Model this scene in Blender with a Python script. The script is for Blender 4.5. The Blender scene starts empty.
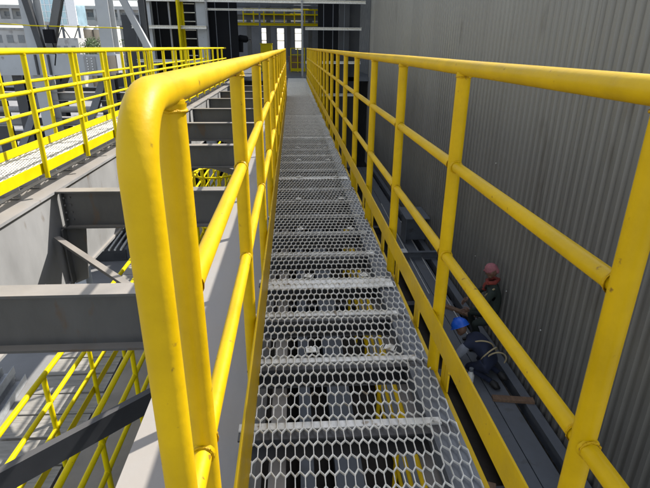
import bpy, math, random
from mathutils import Vector, Matrix
random.seed(7)
S = bpy.context.scene
C = S.collection
R = math.radians

# ------------------------------------------------------------------ materials
def mat(name, base, rough=.5, metal=0., var=.12, scale=6., bump=0., bscale=60., dust=None, dust_amt=.6, spots=None, spot_scale=40.,
        spot_cut=.68, stretch=(1, 1, 1), spec=.5, orand=0):
    m = bpy.data.materials.new(name); m.use_nodes = True
    nt = m.node_tree; N = nt.nodes; Lk = nt.links
    b = N['Principled BSDF']
    b.inputs['Roughness'].default_value = rough; b.inputs['Metallic'].default_value = metal
    b.inputs['Specular IOR Level'].default_value = spec
    tc = N.new('ShaderNodeNewGeometry')
    mp = N.new('ShaderNodeMapping'); mp.inputs['Scale'].default_value = stretch
    Lk.new(tc.outputs['Position'], mp.inputs['Vector'])
    n1 = N.new('ShaderNodeTexNoise'); n1.inputs['Scale'].default_value = scale; n1.inputs['Detail'].default_value = 7; n1.inputs['Roughness'].default_value = .62
    Lk.new(mp.outputs[0], n1.inputs['Vector'])
    rmp = N.new('ShaderNodeMapRange'); rmp.inputs[1].default_value = .3; rmp.inputs[2].default_value = .7
    rmp.inputs[3].default_value = 1 - var; rmp.inputs[4].default_value = 1 + var
    Lk.new(n1.outputs['Fac'], rmp.inputs[0])
    mul = N.new('ShaderNodeVectorMath'); mul.operation = 'SCALE'; mul.inputs[0].default_value = base
    Lk.new(rmp.outputs[0], mul.inputs['Scale'])
    col = mul.outputs[0]
    if orand:                                       # each sheet or panel has its own slight tone
        oi = N.new('ShaderNodeObjectInfo'); mr0 = N.new('ShaderNodeMapRange'); mr0.inputs[3].default_value = 1 - orand; mr0.inputs[4].default_value = 1 + orand
        Lk.new(oi.outputs['Random'], mr0.inputs[0]); m0 = N.new('ShaderNodeVectorMath'); m0.operation = 'SCALE'
        Lk.new(col, m0.inputs[0]); Lk.new(mr0.outputs[0], m0.inputs['Scale']); col = m0.outputs[0]
    if spots:
        n2 = N.new('ShaderNodeTexNoise'); n2.inputs['Scale'].default_value = spot_scale; n2.inputs['Detail'].default_value = 5
        Lk.new(mp.outputs[0], n2.inputs['Vector'])
        cr = N.new('ShaderNodeMapRange'); cr.inputs[1].default_value = spot_cut; cr.inputs[2].default_value = spot_cut + .06
        Lk.new(n2.outputs['Fac'], cr.inputs[0])
        mx = N.new('ShaderNodeMix'); mx.data_type = 'RGBA'; Lk.new(cr.outputs[0], mx.inputs['Factor'])
        Lk.new(col, mx.inputs['A']); mx.inputs['B'].default_value = (*spots, 1)
        col = mx.outputs['Result']
    if dust:                                        # dust that has settled on the upward faces
        sx = N.new('ShaderNodeSeparateXYZ'); Lk.new(tc.outputs['Normal'], sx.inputs[0])
        n3 = N.new('ShaderNodeTexNoise'); n3.inputs['Scale'].default_value = 3.; n3.inputs['Detail'].default_value = 8
        Lk.new(tc.outputs['Position'], n3.inputs['Vector'])
        mr = N.new('ShaderNodeMapRange'); mr.inputs[1].default_value = .35; mr.inputs[2].default_value = .95
        Lk.new(sx.outputs['Z'], mr.inputs[0])
        m2 = N.new('ShaderNodeMapRange'); m2.inputs[1].default_value = .25; m2.inputs[2].default_value = .6; m2.inputs[3].default_value = dust_amt * .5; m2.inputs[4].default_value = dust_amt
        Lk.new(n3.outputs['Fac'], m2.inputs[0])
        mm = N.new('ShaderNodeMath'); mm.operation = 'MULTIPLY'; Lk.new(mr.outputs[0], mm.inputs[0]); Lk.new(m2.outputs[0], mm.inputs[1])
        mx = N.new('ShaderNodeMix'); mx.data_type = 'RGBA'; Lk.new(mm.outputs[0], mx.inputs['Factor'])
        Lk.new(col, mx.inputs['A']); mx.inputs['B'].default_value = (*dust, 1)
        col = mx.outputs['Result']
    Lk.new(col, b.inputs['Base Color'])
    rr = N.new('ShaderNodeMapRange'); rr.inputs[1].default_value = .3; rr.inputs[2].default_value = .7
    rr.inputs[3].default_value = max(.05, rough - .1); rr.inputs[4].default_value = min(1, rough + .12)
    Lk.new(n1.outputs['Fac'], rr.inputs[0]); Lk.new(rr.outputs[0], b.inputs['Roughness'])
    if bump:
        nb = N.new('ShaderNodeTexNoise'); nb.inputs['Scale'].default_value = bscale; nb.inputs['Detail'].default_value = 4
        Lk.new(mp.outputs[0], nb.inputs['Vector'])
        bp = N.new('ShaderNodeBump'); bp.inputs['Strength'].default_value = bump; bp.inputs['Distance'].default_value = .004
        Lk.new(nb.outputs['Fac'], bp.inputs['Height']); Lk.new(bp.outputs[0], b.inputs['Normal'])
    return m

M = {}
DUST = (.27, .243, .215)
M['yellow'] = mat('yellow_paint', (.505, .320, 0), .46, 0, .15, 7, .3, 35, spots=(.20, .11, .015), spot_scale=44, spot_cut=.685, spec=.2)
M['yellow_far'] = mat('yellow_paint_sunlit', (.60, .48, 0), .5, 0, .10, 5, .15, 35, spots=(.3, .19, .03), spot_scale=40, spot_cut=.73, spec=.15)  # same yellow paint, shifted to lemon so the colour carries sunlight
M['weld'] = mat('yellow_weld_bead', (.47, .28, 0), .5, 0, .25, 60, .9, 160, spots=(.18, .08, .02), spot_scale=70, spot_cut=.63, spec=.2)
M['galv'] = mat('galvanised_steel', (.70, .68, .62), .45, .1, .24, 30, .3, 120, spots=(.36, .30, .22), spot_scale=22, spot_cut=.64, orand=.10)
M['galv_dull'] = mat('dull_galvanised', (.30, .31, .32), .45, .2, .2, 8)
M['steel'] = mat('grey_primer_steel', (.076, .076, .075), .42, 0, .30, 2.2, .2, 40, dust=DUST, dust_amt=.95, spots=(.085, .06, .042), spot_scale=7, spot_cut=.62, stretch=(1, 1, .35))
M['steel_pale'] = mat('pale_grey_paint', (.25, .25, .25), .5, 0, .20, 2.2, .15, 40, dust=DUST, dust_amt=.9, spots=(.165, .14, .12), spot_scale=6, spot_cut=.64, stretch=(1, 1, .4))
M['steel_mid'] = mat('frame_grey_paint', (.36, .375, .39), .5, 0, .10, 2, .1, 40, dust=DUST, dust_amt=.5, spots=(.2, .19, .18), spot_scale=5, spot_cut=.66)
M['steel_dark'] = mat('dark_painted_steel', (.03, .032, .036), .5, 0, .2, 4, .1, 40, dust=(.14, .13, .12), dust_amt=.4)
M['steel_blue'] = mat('blue_grey_steel', (.125, .135, .15), .5, .1, .2, 5, .1, 40, dust=(.17, .175, .18), dust_amt=.5, spots=(.09, .09, .09), spot_scale=6, spot_cut=.62)
M['black'] = mat('blackened_board', (.006, .0065, .008), .7, 0, .3, 2, spec=.15)
M['under_shade'] = mat('shaded_brown_floor', (.042, .034, .027), .8, 0, .4, 2, spec=.2)  # dark brown tone stands in for the shade below the deck
M['wall_grey'] = mat('shed_inside_grey', (.15, .155, .165), .7, 0, .2, 1)
M['clad'] = mat('corrugated_sheet_paint', (.222, .208, .180), .42, .25, .08, 1.2, .12, 30, stretch=(1, 1, .25), spots=(.165, .150, .125), spot_scale=2.2, spot_cut=.66, orand=.09)
M['concrete'] = mat('concrete_yard', (.20, .197, .193), .85, 0, .16, .7, .5, 30, spots=(.13, .12, .11), spot_scale=1.6, spot_cut=.62)
M['plank'] = mat('weathered_planks', (.24, .225, .20), .75, 0, .32, 9, .4, 30, stretch=(.35, 4, 1), spots=(.17, .15, .13), spot_scale=12, spot_cut=.62)
M['wood'] = mat('raw_timber', (.20, .12, .07), .75, 0, .25, 10, .3, 40, stretch=(4, 1, 4))
M['white'] = mat('white_sheet', (.78, .78, .78), .6, 0, .05, 4)
M['pale_wall'] = mat('pale_concrete_building', (.36, .355, .345), .8, 0, .14, .4, spots=(.25, .24, .23), spot_scale=.9, spot_cut=.6)
M['beige'] = mat('beige_silo', (.40, .33, .25), .8, 0, .1, .5, stretch=(3, 3, .3), spots=(.3, .24, .18), spot_scale=.8, spot_cut=.62)
M['shade_window'] = mat('dark_opening', (.14, .15, .16), .3, 0, .2, 2)
M['glass'] = mat('blue_curtain_glass', (.30, .42, .48), .12, .3, .2, .7)
M['leaf'] = mat('leaf_green', (.075, .115, .04), .6, 0, .4, 1.5)
M['bark'] = mat('bark', (.10, .075, .05), .9)
M['skin'] = mat('skin_brown', (.20, .11, .07), .55, 0, .06, 20)
M['helmet'] = mat('blue_helmet_plastic', (.015, .12, .62), .28, 0, .05, 10)
M['overalls'] = mat('navy_overalls', (.018, .024, .05), .85, 0, .25, 14, .4, 60)
M['jacket'] = mat('dark_green_jacket', (.022, .030, .022), .85, 0, .25, 14, .4, 60)
M['sleeve'] = mat('grey_shirt', (.24, .25, .28), .85, 0, .15, 14)
M['scarf'] = mat('pink_head_cloth', (.36, .13, .14), .85, 0, .2, 25)
M['redcloth'] = mat('red_neck_cloth', (.26, .045, .03), .85, 0, .2, 25)
M['strap'] = mat('beige_webbing', (.45, .36, .20), .8)
M['boot'] = mat('black_boot', (.02, .018, .016), .6)
M['rust'] = mat('red_primer', (.22, .06, .035), .7, 0, .2, 6)
M['hair'] = mat('black_hair', (.012, .010, .009), .6)

# ------------------------------------------------------------------ mesh helpers
class MB:
    def __init__(s): s.v = []; s.f = []; s.sm = []
    def add(s, vs, fs, smooth=False):
        o = len(s.v); s.v += [tuple(v) for v in vs]
        for f in fs: s.f.append(tuple(i + o for i in f)); s.sm.append(smooth)
        return s
    def box(s, c, d, rot=None):
        hx, hy, hz = d[0] / 2, d[1] / 2, d[2] / 2
        vs = [Vector((x, y, z)) for x in (-hx, hx) for y in (-hy, hy) for z in (-hz, hz)]
        if rot is not None: vs = [rot @ v for v in vs]
        c = Vector(c)
        return s.add([v + c for v in vs], [(0, 1, 3, 2), (4, 6, 7, 5), (0, 4, 5, 1), (2, 3, 7, 6), (0, 2, 6, 4), (1, 5, 7, 3)])
    def lim(s, x0, x1, y0, y1, z0, z1):
        return s.box(((x0 + x1) / 2, (y0 + y1) / 2, (z0 + z1) / 2), (abs(x1 - x0), abs(y1 - y0), abs(z1 - z0)))
    def tube(s, pts, r, n=18, cap=True):
        P = [Vector(p) for p in pts]; k = len(P)
        rs = r if isinstance(r, (list, tuple)) else [r] * k
        T = [(P[min(i + 1, k - 1)] - P[max(i - 1, 0)]).normalized() for i in range(k)]
        u = T[0].orthogonal().normalized(); vs = []; 
        for i in range(k):
            u = (u - T[i] * u.dot(T[i])).normalized(); w = T[i].cross(u)
            for j in range(n):
                a = 2 * math.pi * j / n
                vs.append(P[i] + (u * math.cos(a) + w * math.sin(a)) * rs[i])
        fs = [(i * n + j, i * n + (j + 1) % n, (i + 1) * n + (j + 1) % n, (i + 1) * n + j) for i in range(k - 1) for j in range(n)]
        s.add(vs, fs, True)
        if cap:
            s.add(vs[:n], [tuple(reversed(range(n)))]); s.add(vs[-n:], [tuple(range(n))])
        return s
    def prism(s, prof, p0, p1, up=(0, 0, 1)):
        p0 = Vector(p0); p1 = Vector(p1); t = (p1 - p0).normalized(); up = Vector(up)
        x = t.cross(up).normalized(); y = x.cross(t).normalized(); n = len(prof)
        vs = [p + x * a + y * b for p in (p0, p1) for a, b in prof]
        fs = [(j, (j + 1) % n, n + (j + 1) % n, n + j) for j in range(n)] + [tuple(reversed(range(n))), tuple(range(n, 2 * n))]
        return s.add(vs, fs)
    def ball(s, c, r, n=12, m=8, sq=(1, 1, 1), half=False):
        vs = []; c = Vector(c)
        for i in range(m + 1):
            t = (math.pi / 2 if half else math.pi) * i / m
            for j in range(n):
                a = 2 * math.pi * j / n
                vs.append(c + Vector((math.sin(t) * math.cos(a) * r * sq[0], math.sin(t) * math.sin(a) * r * sq[1], math.cos(t) * r * sq[2])))
        return s.add(vs, [(i * n + j, (i + 1) * n + j, (i + 1) * n + (j + 1) % n, i * n + (j + 1) % n) for i in range(m) for j in range(n)], True)
    def mesh(s, name, m):
        me = bpy.data.meshes.new(name); me.from_pydata(s.v, [], s.f); me.polygons.foreach_set('use_smooth', s.sm)
        me.materials.append(m); me.validate(); me.update(); return me
    def build(s, name, m, parent=None, loc=None):
        o = bpy.data.objects.new(name, s.mesh(name, m)); C.objects.link(o)
        if parent is not None: o.parent = parent
        if loc: o.location = loc
        return o

def tag(o, label, cat=None, group=None):
    o['label'] = label
    if cat: o['category'] = cat
    if group: o['group'] = group
    return o
def thing(name, label, cat, loc=(0, 0, 0), group=None, rz=0):
    o = bpy.data.objects.new(name, None); C.objects.link(o); o.location = loc; o.rotation_euler = (0, 0, rz); o.empty_display_size = .1
    return tag(o, label, cat, group)
def copyobj(o, parent, loc, rot=None):
    c = o.copy(); C.objects.link(c); c.parent = parent; c.location = loc
    if rot: c.rotation_euler = rot
    return c
def struct(o): o['kind'] = 'structure'; return o

I_prof = lambda w, h, tf, tw: [(-w/2, 0), (w/2, 0), (w/2, -tf), (tw/2, -tf), (tw/2, -h + tf), (w/2, -h + tf), (w/2, -h), (-w/2, -h), (-w/2, -h + tf), (-tw/2, -h + tf), (-tw/2, -tf), (-w/2, -tf)]
U_prof = lambda w, h, t: [(-w/2, 0), (w/2, 0), (w/2, -h), (w/2 - t, -h), (w/2 - t, -t), (-w/2 + t, -t), (-w/2 + t, -h), (-w/2, -h)]
C_prof = lambda w, h, t: [(0, 0), (w, 0), (w, -t), (t, -t), (t, -h + t), (w, -h + t), (w, -h), (0, -h)]
L_prof = lambda w, h, t: [(0, 0), (w, 0), (w, -t), (t, -t), (t, -h), (0, -h)]

# ------------------------------------------------------------------ expanded metal deck
def mesh_panel(x0, x1, length, seed):
    rnd = random.Random(seed)
    p, sw, st = .0535, .0262, .0027                   # row pitch, cell width, strand width
    d = .0205; m = MB()
    nx = int(round((x1 - x0) / sw)); sw = (x1 - x0) / nx
    ny = int(round(length / p)); p = length / ny
    def strand(a, b, w=st, h=.0058):
        a = Vector(a); b = Vector(b); t = b - a; n = Vector((-t.y, t.x, 0)).normalized() * w / 2; u = Vector((0, 0, h / 2))
        tilt = Vector((0, 0, .0009))
        m.add([a - n - u, a + n - u + tilt, a + n + u + tilt, a - n + u, b - n - u, b + n - u + tilt, b + n + u + tilt, b - n + u],
              [(0, 4, 5, 1), (1, 5, 6, 2), (2, 6, 7, 3), (3, 7, 4, 0)])
    jit = {}
    def P(ix2, y, z):
        k = (ix2, round(y * 2000))
        if k not in jit: jit[k] = (rnd.gauss(0, .0005), rnd.gauss(0, .0008), rnd.gauss(0, .0006))
        a = jit[k]; return (x0 + ix2 * sw / 2 + a[0], y + a[1], z + a[2])
    for r in range(ny):
        y = r * p; off = r % 2
        # long strands of this row, then the V knuckles up to the next row
        for c in range(nx + 1):
            i2 = 2 * c + off
            if i2 > 2 * nx: continue
            za, zb = -.0018, .0018
            strand(P(i2, y + d, za), P(i2, y + p, zb), st)
            for sgn in (-1, 1):
                j2 = i2 + sgn
                if 0 <= j2 <= 2 * nx: strand(P(i2, y + p, zb), P(j2, y + p + d, za), st * 1.25)
    return m

DECK = .1
def walkway(name, label, x0, x1, y0, y1, panel=2.05, clips=True, edge=True, dz=0, jh=.078):
    t = thing(name, label, 'walkway', ((x0 + x1) / 2, y0, DECK + dz))
    cx = (x0 + x1) / 2; w2 = (x1 - x0) / 2
    n = int(math.ceil((y1 - y0) / panel))
    xs_ = w2 - .082 if edge else w2
    first = mesh_panel(-w2, xs_, panel - .012, 3).build('mesh_panel', M['galv'], t, (0, 0, -.003))
    for i in range(1, n): copyobj(first, t, (0, i * panel, -.003))
    if edge:                                                # a narrow offcut of mesh fills the strip along the edge, a little tilted
        sp = mesh_panel(0, .079, panel - .02, 9).build('mesh_strip', M['galv'], t, (xs_ + .003, .021, -.003)); sp.rotation_euler = (0, .05, 0)
        for i in range(1, n): copyobj(sp, t, (xs_ + .003, i * panel + .021 + random.uniform(-.015, .015), -.003 + random.uniform(-.001, .001)))
    ex = .04 if edge else -.16
    j = MB().prism(C_prof(.05, jh, .006), (-w2 - ex * .6, 0, -.0145), (w2 - .01 + min(0, ex), 0, -.0145)).build('joist', M['steel_dark' if edge else 'steel_pale'], t, (0, .29, 0))  # main deck joists coloured dark for the shade on their webs
    jt = MB().lim(-w2 - ex * .6, w2 - .04 + min(0, ex), -.016, .012, -.0142, -.0086).build('joist_top', M['galv'], t, (0, .29, 0))  # stands in for the joist's bright top, set against the dark web
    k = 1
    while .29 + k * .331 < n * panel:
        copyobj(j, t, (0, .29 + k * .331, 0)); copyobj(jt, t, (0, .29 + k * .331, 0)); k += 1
    pl = MB().box((0, 0, -.0062), (2 * w2 - .02, .085, .003)).build('splice_plate', M['galv'], t, (0, panel - .16, 0))
    for i in range(2, n): copyobj(pl, t, (0, i * panel - .16, 0))
    for sgn in (-1, 1):
        if sgn > 0 and edge:
            MB().prism(L_prof(.085, .06, .006), (w2 - .078, 0, -.0152), (w2 - .078, n * panel, -.0152)).build('edge_angle', M['steel_blue'], t)
        MB().prism(C_prof(.05, .004, .001), (sgn * (w2 - .09) - .025, 0, -.0935), (sgn * (w2 - .09) - .025, n * panel, -.0935)).build('stringer', M['steel'], t)
    if clips:
        c = MB(); c.box((0, 0, .004), (.05, .028, .004)); c.tube([(0, 0, .005), (0, 0, .012)], .009, 6); c.tube([(0, 0, .012), (0, 0, .018)], .005, 8)
        c.box((-.021, 0, .0), (.004, .028, .012)); c.box((.021, 0, .0), (.004, .028, .012))
        c0 = None
        for r in range(3, 30, 2):
            for xx in (-.115, .19):
                loc = (xx + random.uniform(-.02, .02), .29 + .331 * r + .025 + random.uniform(-.02, .02), 0)
                rot = (0, 0, random.uniform(-.5, .5))
                if c0 is None: c0 = c.build('saddle_clip', M['galv'], t, loc); c0.rotation_euler = rot
                else: copyobj(c0, t, loc, rot)
    return t

walkway('mesh_walkway', 'silvery expanded metal walkway running between two yellow handrails to the shed', -.152, .478, .22, 18.4)
walkway('mesh_walkway', 'silvery mesh walkway on the far girder, seen across the gap with cross beams', -2.575, -2.018, 1.0, 16.2, clips=False, edge=False, dz=.09, jh=.165)

# ------------------------------------------------------------------ yellow railings
def wavy(p0, p1, n, amp, rnd):
    p0 = Vector(p0); p1 = Vector(p1)
    return [p0.lerp(p1, i / n) + Vector((rnd.uniform(-amp, amp), 0, rnd.uniform(-amp, amp))) for i in range(n + 1)]
def railing(name, label, X, z0, y0, y1, first, step, loop_y=None, end_loop=False, m1_from=None, toe=True, brackets=False, face=1, tz=(.137, .222), pz=-.09,
            group='yellow tubular handrails', material=None, rt=.0205, rm=.0162, rp=.0202, n=18):
    my = material or M['yellow']; rnd = random.Random(hash(label) % 1000 + 1 if False else len(label))
    t = thing(name, label, 'railing', (X, y0, z0), group)
    H, H1, H2 = 1.0, .719, .427
    L = y1 - y0
    pts = []
    if loop_y is not None:                                  # the end post is one pipe with the handrail, bent over
        b = .075
        pts = [(0, 0, -.09), (0, 0, H - b - .4), (0, 0, H - b)]
        pts += [(0, b - b * math.cos(a), H - b + b * math.sin(a)) for a in [math.pi / 2 * i / 9 for i in range(1, 10)]]
        st = b
    else: pts = [(0, 0, H)]; st = 0
    nseg = max(4, int(L / .8))
    body = wavy((0, st, H), (0, L - (.075 if end_loop else 0), H), nseg, .0022, rnd)
    pts += body[1:]
    if end_loop:
        b = .075
        pts += [(0, L - b + b * math.sin(a), H - b + b * math.cos(a)) for a in [math.pi / 2 * i / 8 for i in range(1, 9)]] + [(0, L, -.09)]
    MB().tube(pts, rt, n + 6).build('top_rail', my, t)
    m1s = (m1_from - y0) if m1_from is not None else 0
    MB().tube(wavy((0, m1s, H1), (0, L, H1), nseg, .002, rnd), rm, n).build('mid_rail', my, t)
    MB().tube(wavy((0, 0, H2), (0, L, H2), nseg, .002, rnd), rm, n).build('mid_rail', my, t)
    def post_mb(first_post=False):
        pm = MB().tube([(0, 0, pz), (0, 0, H - rt * .6)], rp, n)
        for h in (H1, H2):                                   # weld fillets
            for sg in (-1, 1):
                if first_post and h == H1 and sg < 0: continue
                pm.tube([(0, sg * rp * .80, h), (0, sg * (rp + .0045), h)], [rm + .0042, rm - .0005], n, False)
        return pm.tube([(0, 0, H - rt - .009), (0, 0, H - rt + .004)], [rp - .0002, rp + .002], n, False)
    def beads(first_post=False):                            # one mesh per weld, parented to its post later
        out = []
        def ring(c, ax, R_, k=26):
            wb = MB()
            ax = Vector(ax); u = ax.orthogonal().normalized(); v = ax.cross(u); pts = []; rr = []
            for i in range(k + 1):
                a = 2 * math.pi * (i % k) / k; q = random.Random(i % k + int(c[2] * 100))
                pts.append(Vector(c) + (u * math.cos(a) + v * math.sin(a)) * (R_ + q.uniform(-.0006, .0008)) + ax * q.uniform(-.001, .001)); rr.append(.0019 + q.uniform(-.0006, .0008))
            out.append(wb.tube(pts, rr, 6, False).mesh('weld_bead', M['weld']))
        ring((0, 0, H - rt - .004), (0, 0, 1), rp + .0008)
        for h in (H1, H2):
            for sg in (-1, 1):
                if first_post and h == H1 and sg < 0: continue
                ring((0, sg * (rp + .002), h), (0, 1, 0), rm + .0012)
        return out
    def put_beads(ms, post):
        for me in ms:
            o = bpy.data.objects.new('weld_bead', me); C.objects.link(o); o.parent = post
    pm = post_mb(); b0 = None; weld = n >= 18
    if m1_from is not None:
        fp = post_mb(True).build('post', my, t, (0, m1_from - y0, 0)); put_beads(beads(True), fp)
    ys = []
    y = first
    while y < y1 - .02: ys.append(y); y += step
    p0 = None
    for y in ys:
        if p0 is None:
            p0 = pm.build('post', my, t, (0, y - y0, 0))
            if weld: b0 = beads(); put_beads(b0, p0)
        else:
            c = copyobj(p0, t, (0, y - y0, 0), (rnd.uniform(-.006, .006), rnd.uniform(-.004, .004), rnd.uniform(-.1, .1)))
            if weld and y < 6: put_beads(b0, c)
    if toe:
        sx = face * (rp + .0035)
        MB().lim(sx - .003, sx + .003, -.0, L, *tz).build('toe_plate', my, t)
    if brackets:
        MB().prism(L_prof(.032, .045, .005), (-.018, -.0, -.022), (-.018, L, -.022)).build('base_angle', my, t)
        bm = MB().box((face * .0, 0, .06), (.006, .032, .16)).mesh('toe_bracket', my); b0 = None
        y = first - .40
        while y < y0 + min(L, 12):
            for q in (.0, .035):
                o = bpy.data.objects.new('toe_bracket', bm); C.objects.link(o); o.parent = t; o.location = (.012, y - y0 + q + step * .34, 0)
            y += step / 2
    return t

railing('handrail', 'yellow handrail with a looped end post, on the girder side of the mesh walkway', -.156, DECK, .497, 11.75, 1.4604, .8486, loop_y=.5, m1_from=.650, face=1, tz=(.0, .20))
railing('handrail', 'yellow handrail beside the corrugated wall, along the open edge of the mesh walkway', .488, DECK, .447, 17.2, 1.4471, .8207, loop_y=.45, m1_from=.626, face=-1, brackets=True)
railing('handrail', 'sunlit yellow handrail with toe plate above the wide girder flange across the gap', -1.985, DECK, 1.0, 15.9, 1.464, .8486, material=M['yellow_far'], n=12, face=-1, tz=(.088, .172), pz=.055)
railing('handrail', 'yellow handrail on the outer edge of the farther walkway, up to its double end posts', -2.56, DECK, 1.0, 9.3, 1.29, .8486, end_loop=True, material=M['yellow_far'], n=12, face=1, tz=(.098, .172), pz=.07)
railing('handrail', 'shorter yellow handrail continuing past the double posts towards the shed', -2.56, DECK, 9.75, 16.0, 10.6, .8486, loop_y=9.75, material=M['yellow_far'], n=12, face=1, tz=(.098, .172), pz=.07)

# ------------------------------------------------------------------ girders and cross beams
def box_girder(label, x0, x1, y0, y1, h):
    t = thing('box_girder', label, 'girder', ((x0 + x1) / 2, y0, 0), 'long grey box girders')
    w = (x1 - x0) / 2; L = y1 - y0
    MB().lim(-w, w, 0, L, -.022, 0).build('top_flange', M['steel_pale'], t)
    MB().lim(-w, w, 0, L, -h, -h + .022).build('bottom_flange', M['steel_pale'], t)
    for s in (-1, 1): MB().lim(s * (w - .035) - .008, s * (w - .035) + .008, 0, L, -h + .022, -.022).build('web', M['steel_pale'], t)
    return t
g1 = box_girder('grey box girder whose dusty flange shows beside the looped yellow handrail', -.513, -.165, -.6, 18.9, .62)
g2 = box_girder('deep grey box girder under the walkway across the gap, its web partly sunlit', -2.32, -2.02, -.2, 18.9, .86)
ordn = ['grey cross beam closest to the looped handrail end, with dark web and pale flange', 'grey cross beam with a hanging gusset plate and a diagonal brace below it',
        'third grey cross beam counted from the looped handrail end', 'fourth grey cross beam counted from the looped handrail end', 'fifth grey cross beam counted from the looped handrail end',
        'sixth grey cross beam counted from the looped handrail end', 'seventh grey cross beam counted from the looped handrail end', 'grey cross beam closest to the shed, last of the row']
for i, y in enumerate([2.30, 4.20, 6.28, 8.22, 10.2, 12.25, 14.25, 16.4]):
    t = thing('cross_beam', ordn[i], 'beam', (-1.26, y, 0), 'cross beams between the two girders')
    h = .335 if i < 2 else .29; a, b = -.757, .744
    MB().lim(a, b, -.062, .062, -.016, -.002).build('top_flange', M['steel'], t)
    MB().lim(a + .03, b - .03, -.005, .005, -h + .014, -.016).build('web', M['steel'], t)
    MB().lim(a, b, -.062, .062, -h, -h + .014).build('bottom_flange', M['steel'], t)
    for xx, s in ((a + .035, 1), (b - .035, -1)):
        MB().lim(xx - .006, xx + .006, -.06, .06, -h + .015, -.017).build('end_plate', M['steel'], t)
        bo = MB()
        for q in range(4 if i < 2 else 3):
            for yy in (-.03, .03):
                if xx < 0: bo.tube([(xx + .006, yy, -.07 - q * .065), (xx + .02, yy, -.07 - q * .065)], .011, 6)
        for q in range(4 if i < 2 else 3):
            bo.tube([(xx + s * .05, -.018, -.07 - q * .065), (xx + s * .05, -.004, -.07 - q * .065)], .011, 6)
        bo.build('bolts', M['steel'], t)
    if i == 1:
        MB().prism([(-.05, 0), (.16, 0), (.10, -.5), (-.02, -.55)], (a + .02, -.014, -h - .001), (a + .02, -.002, -h - .001)).build('gusset_plate', M['steel'], t)
        MB().lim(a - .0, a + .012, -.09, .09, -.86, -h - .002).build('hanging_plate', M['steel'], t)
# bracing angles under the beams
def brace(label, p0, p1, w, m, up=(0, 0, 1)):
    o = MB().prism(L_prof(w, w * 1.5, .009), p0, p1, up).build('brace_angle', m)
    o['group'] = 'bracing angles below the cross beams'
    return tag(o, label, 'brace')
o = MB().prism([(0, 0), (.034, 0), (.034, -.006), (.006, -.006), (.006, -.098), (.05, -.098), (.05, -.104), (0, -.104)], (-.50, 2.09, -.35), (-1.36, 1.23, -.35)).build('brace_channel', M['steel_dark'])
o['group'] = 'bracing angles below the cross beams'
tag(o, 'dark steel channel slanting across the lower railing below the first cross beam', 'brace')
brace('dusty steel angle slanting down from the hanging gusset plate', (-2.00, 4.03, -.36), (-.90, 2.86, -.36), .05, M['steel'])
for i, y in enumerate((6.2, 8.1, 10.1)):
    brace(['steel bracing angle behind the second cross beam', 'steel bracing angle behind the third cross beam', 'steel bracing angle behind the fourth cross beam'][i],
          (-1.98, y - .1, -.37), (-.55, y - 1.8, -.37), .075, M['steel'])

# ------------------------------------------------------------------ lower level: gangway, planks, railings
LZ = -2.45
t = thing('lower_gangway', 'low grey plate gangway running under the cross beams', 'walkway', (-1.84, 1.0, LZ))
MB().lim(-.31, .31, 0, 14, -.012, 0).build('floor_plate', M['steel'], t)
for s in (-1, 1): MB().prism(C_prof(.06, .18, .008), (s * .28 - .03, 0, -.0125), (s * .28 - .03, 14, -.0125)).build('stringer', M['steel_dark'], t)
pk = thing('plank_platform', 'weathered plank platform with dark gaps beside the low gangway', 'platform', (-2.56, 1.2, LZ - .04))
rnd = random.Random(4); pm = None
for i in range(26):
    m_ = MB().box((0, .165, 0), (.78, .315, .035))
    if pm is None: pm = m_.build('plank', M['plank'], pk, (0, 0, 0)); continue
    copyobj(pm, pk, (rnd.uniform(-.025, .025), i * .345 + rnd.uniform(-.008, .008), rnd.uniform(-.006, .006)), (0, rnd.uniform(-.012, .012), rnd.uniform(-.02, .02)))
for s in (-1, 1): MB().prism(C_prof(.06, .12, .008), (s * .3 - .03, 0, -.022), (s * .3 - .03, 9, -.022)).build('bearer', M['steel_dark'], pk)
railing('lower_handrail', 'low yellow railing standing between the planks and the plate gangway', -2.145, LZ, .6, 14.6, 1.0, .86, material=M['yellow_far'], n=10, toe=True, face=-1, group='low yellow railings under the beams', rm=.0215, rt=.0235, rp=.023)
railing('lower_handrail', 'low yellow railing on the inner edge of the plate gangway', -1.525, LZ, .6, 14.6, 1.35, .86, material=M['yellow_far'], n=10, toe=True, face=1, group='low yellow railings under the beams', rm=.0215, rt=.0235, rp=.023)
railing('lower_handrail', 'yellow railing seen down through the holes of the mesh deck', .80, LZ, .9, 7.5, 1.3, .86, material=M['yellow'], n=10, toe=False, group='low yellow railings under the beams')

# ------------------------------------------------------------------ ledge beams right of and below the deck
ZL = -2.9
def purlin(label, x0, x1, y0, y1, prof_h=.16, m='steel_blue'):
    w = (x1 - x0); cx = (x0 + x1) / 2
    o = MB().prism(U_prof(w, prof_h, .008), (cx, y0, ZL), (cx, y1, ZL)).build('purlin', M[m])
    return tag(o, label, 'purlin', 'long channels on the lower ledge')
purlin('blue grey channel on the ledge that the helmeted worker leans over', 2.13, 2.42, 1.2, 17.5)
purlin('blue grey channel on the ledge under the kneeling worker, beside a thin seam', 2.432, 2.67, 1.2, 17.5)
purlin('narrow blue grey channel on the ledge along the foot of the corrugated wall', 2.80, 2.915, 1.2, 17.5)
purlin('channel below the mesh deck, under the yellow railing there', 1.05, 1.28, .3, 17.5)
purlin('wide channel below the middle of the mesh deck', .38, .66, .3, 17.5)
purlin('narrow channel below the mesh deck, towards the looped handrail', .02, .16, .3, 17.5)
struct(MB().lim(-.6, 3.1, -1, 19, -3.32, -3.26).build('lower_dark_sheet', M['under_shade']))  # added sheet, coloured dark to put shade under the deck
sup = thing('support_grid', 'dark steel cross members carrying the ledge channels', 'frame', (1.3, 0, ZL - .17))
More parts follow.
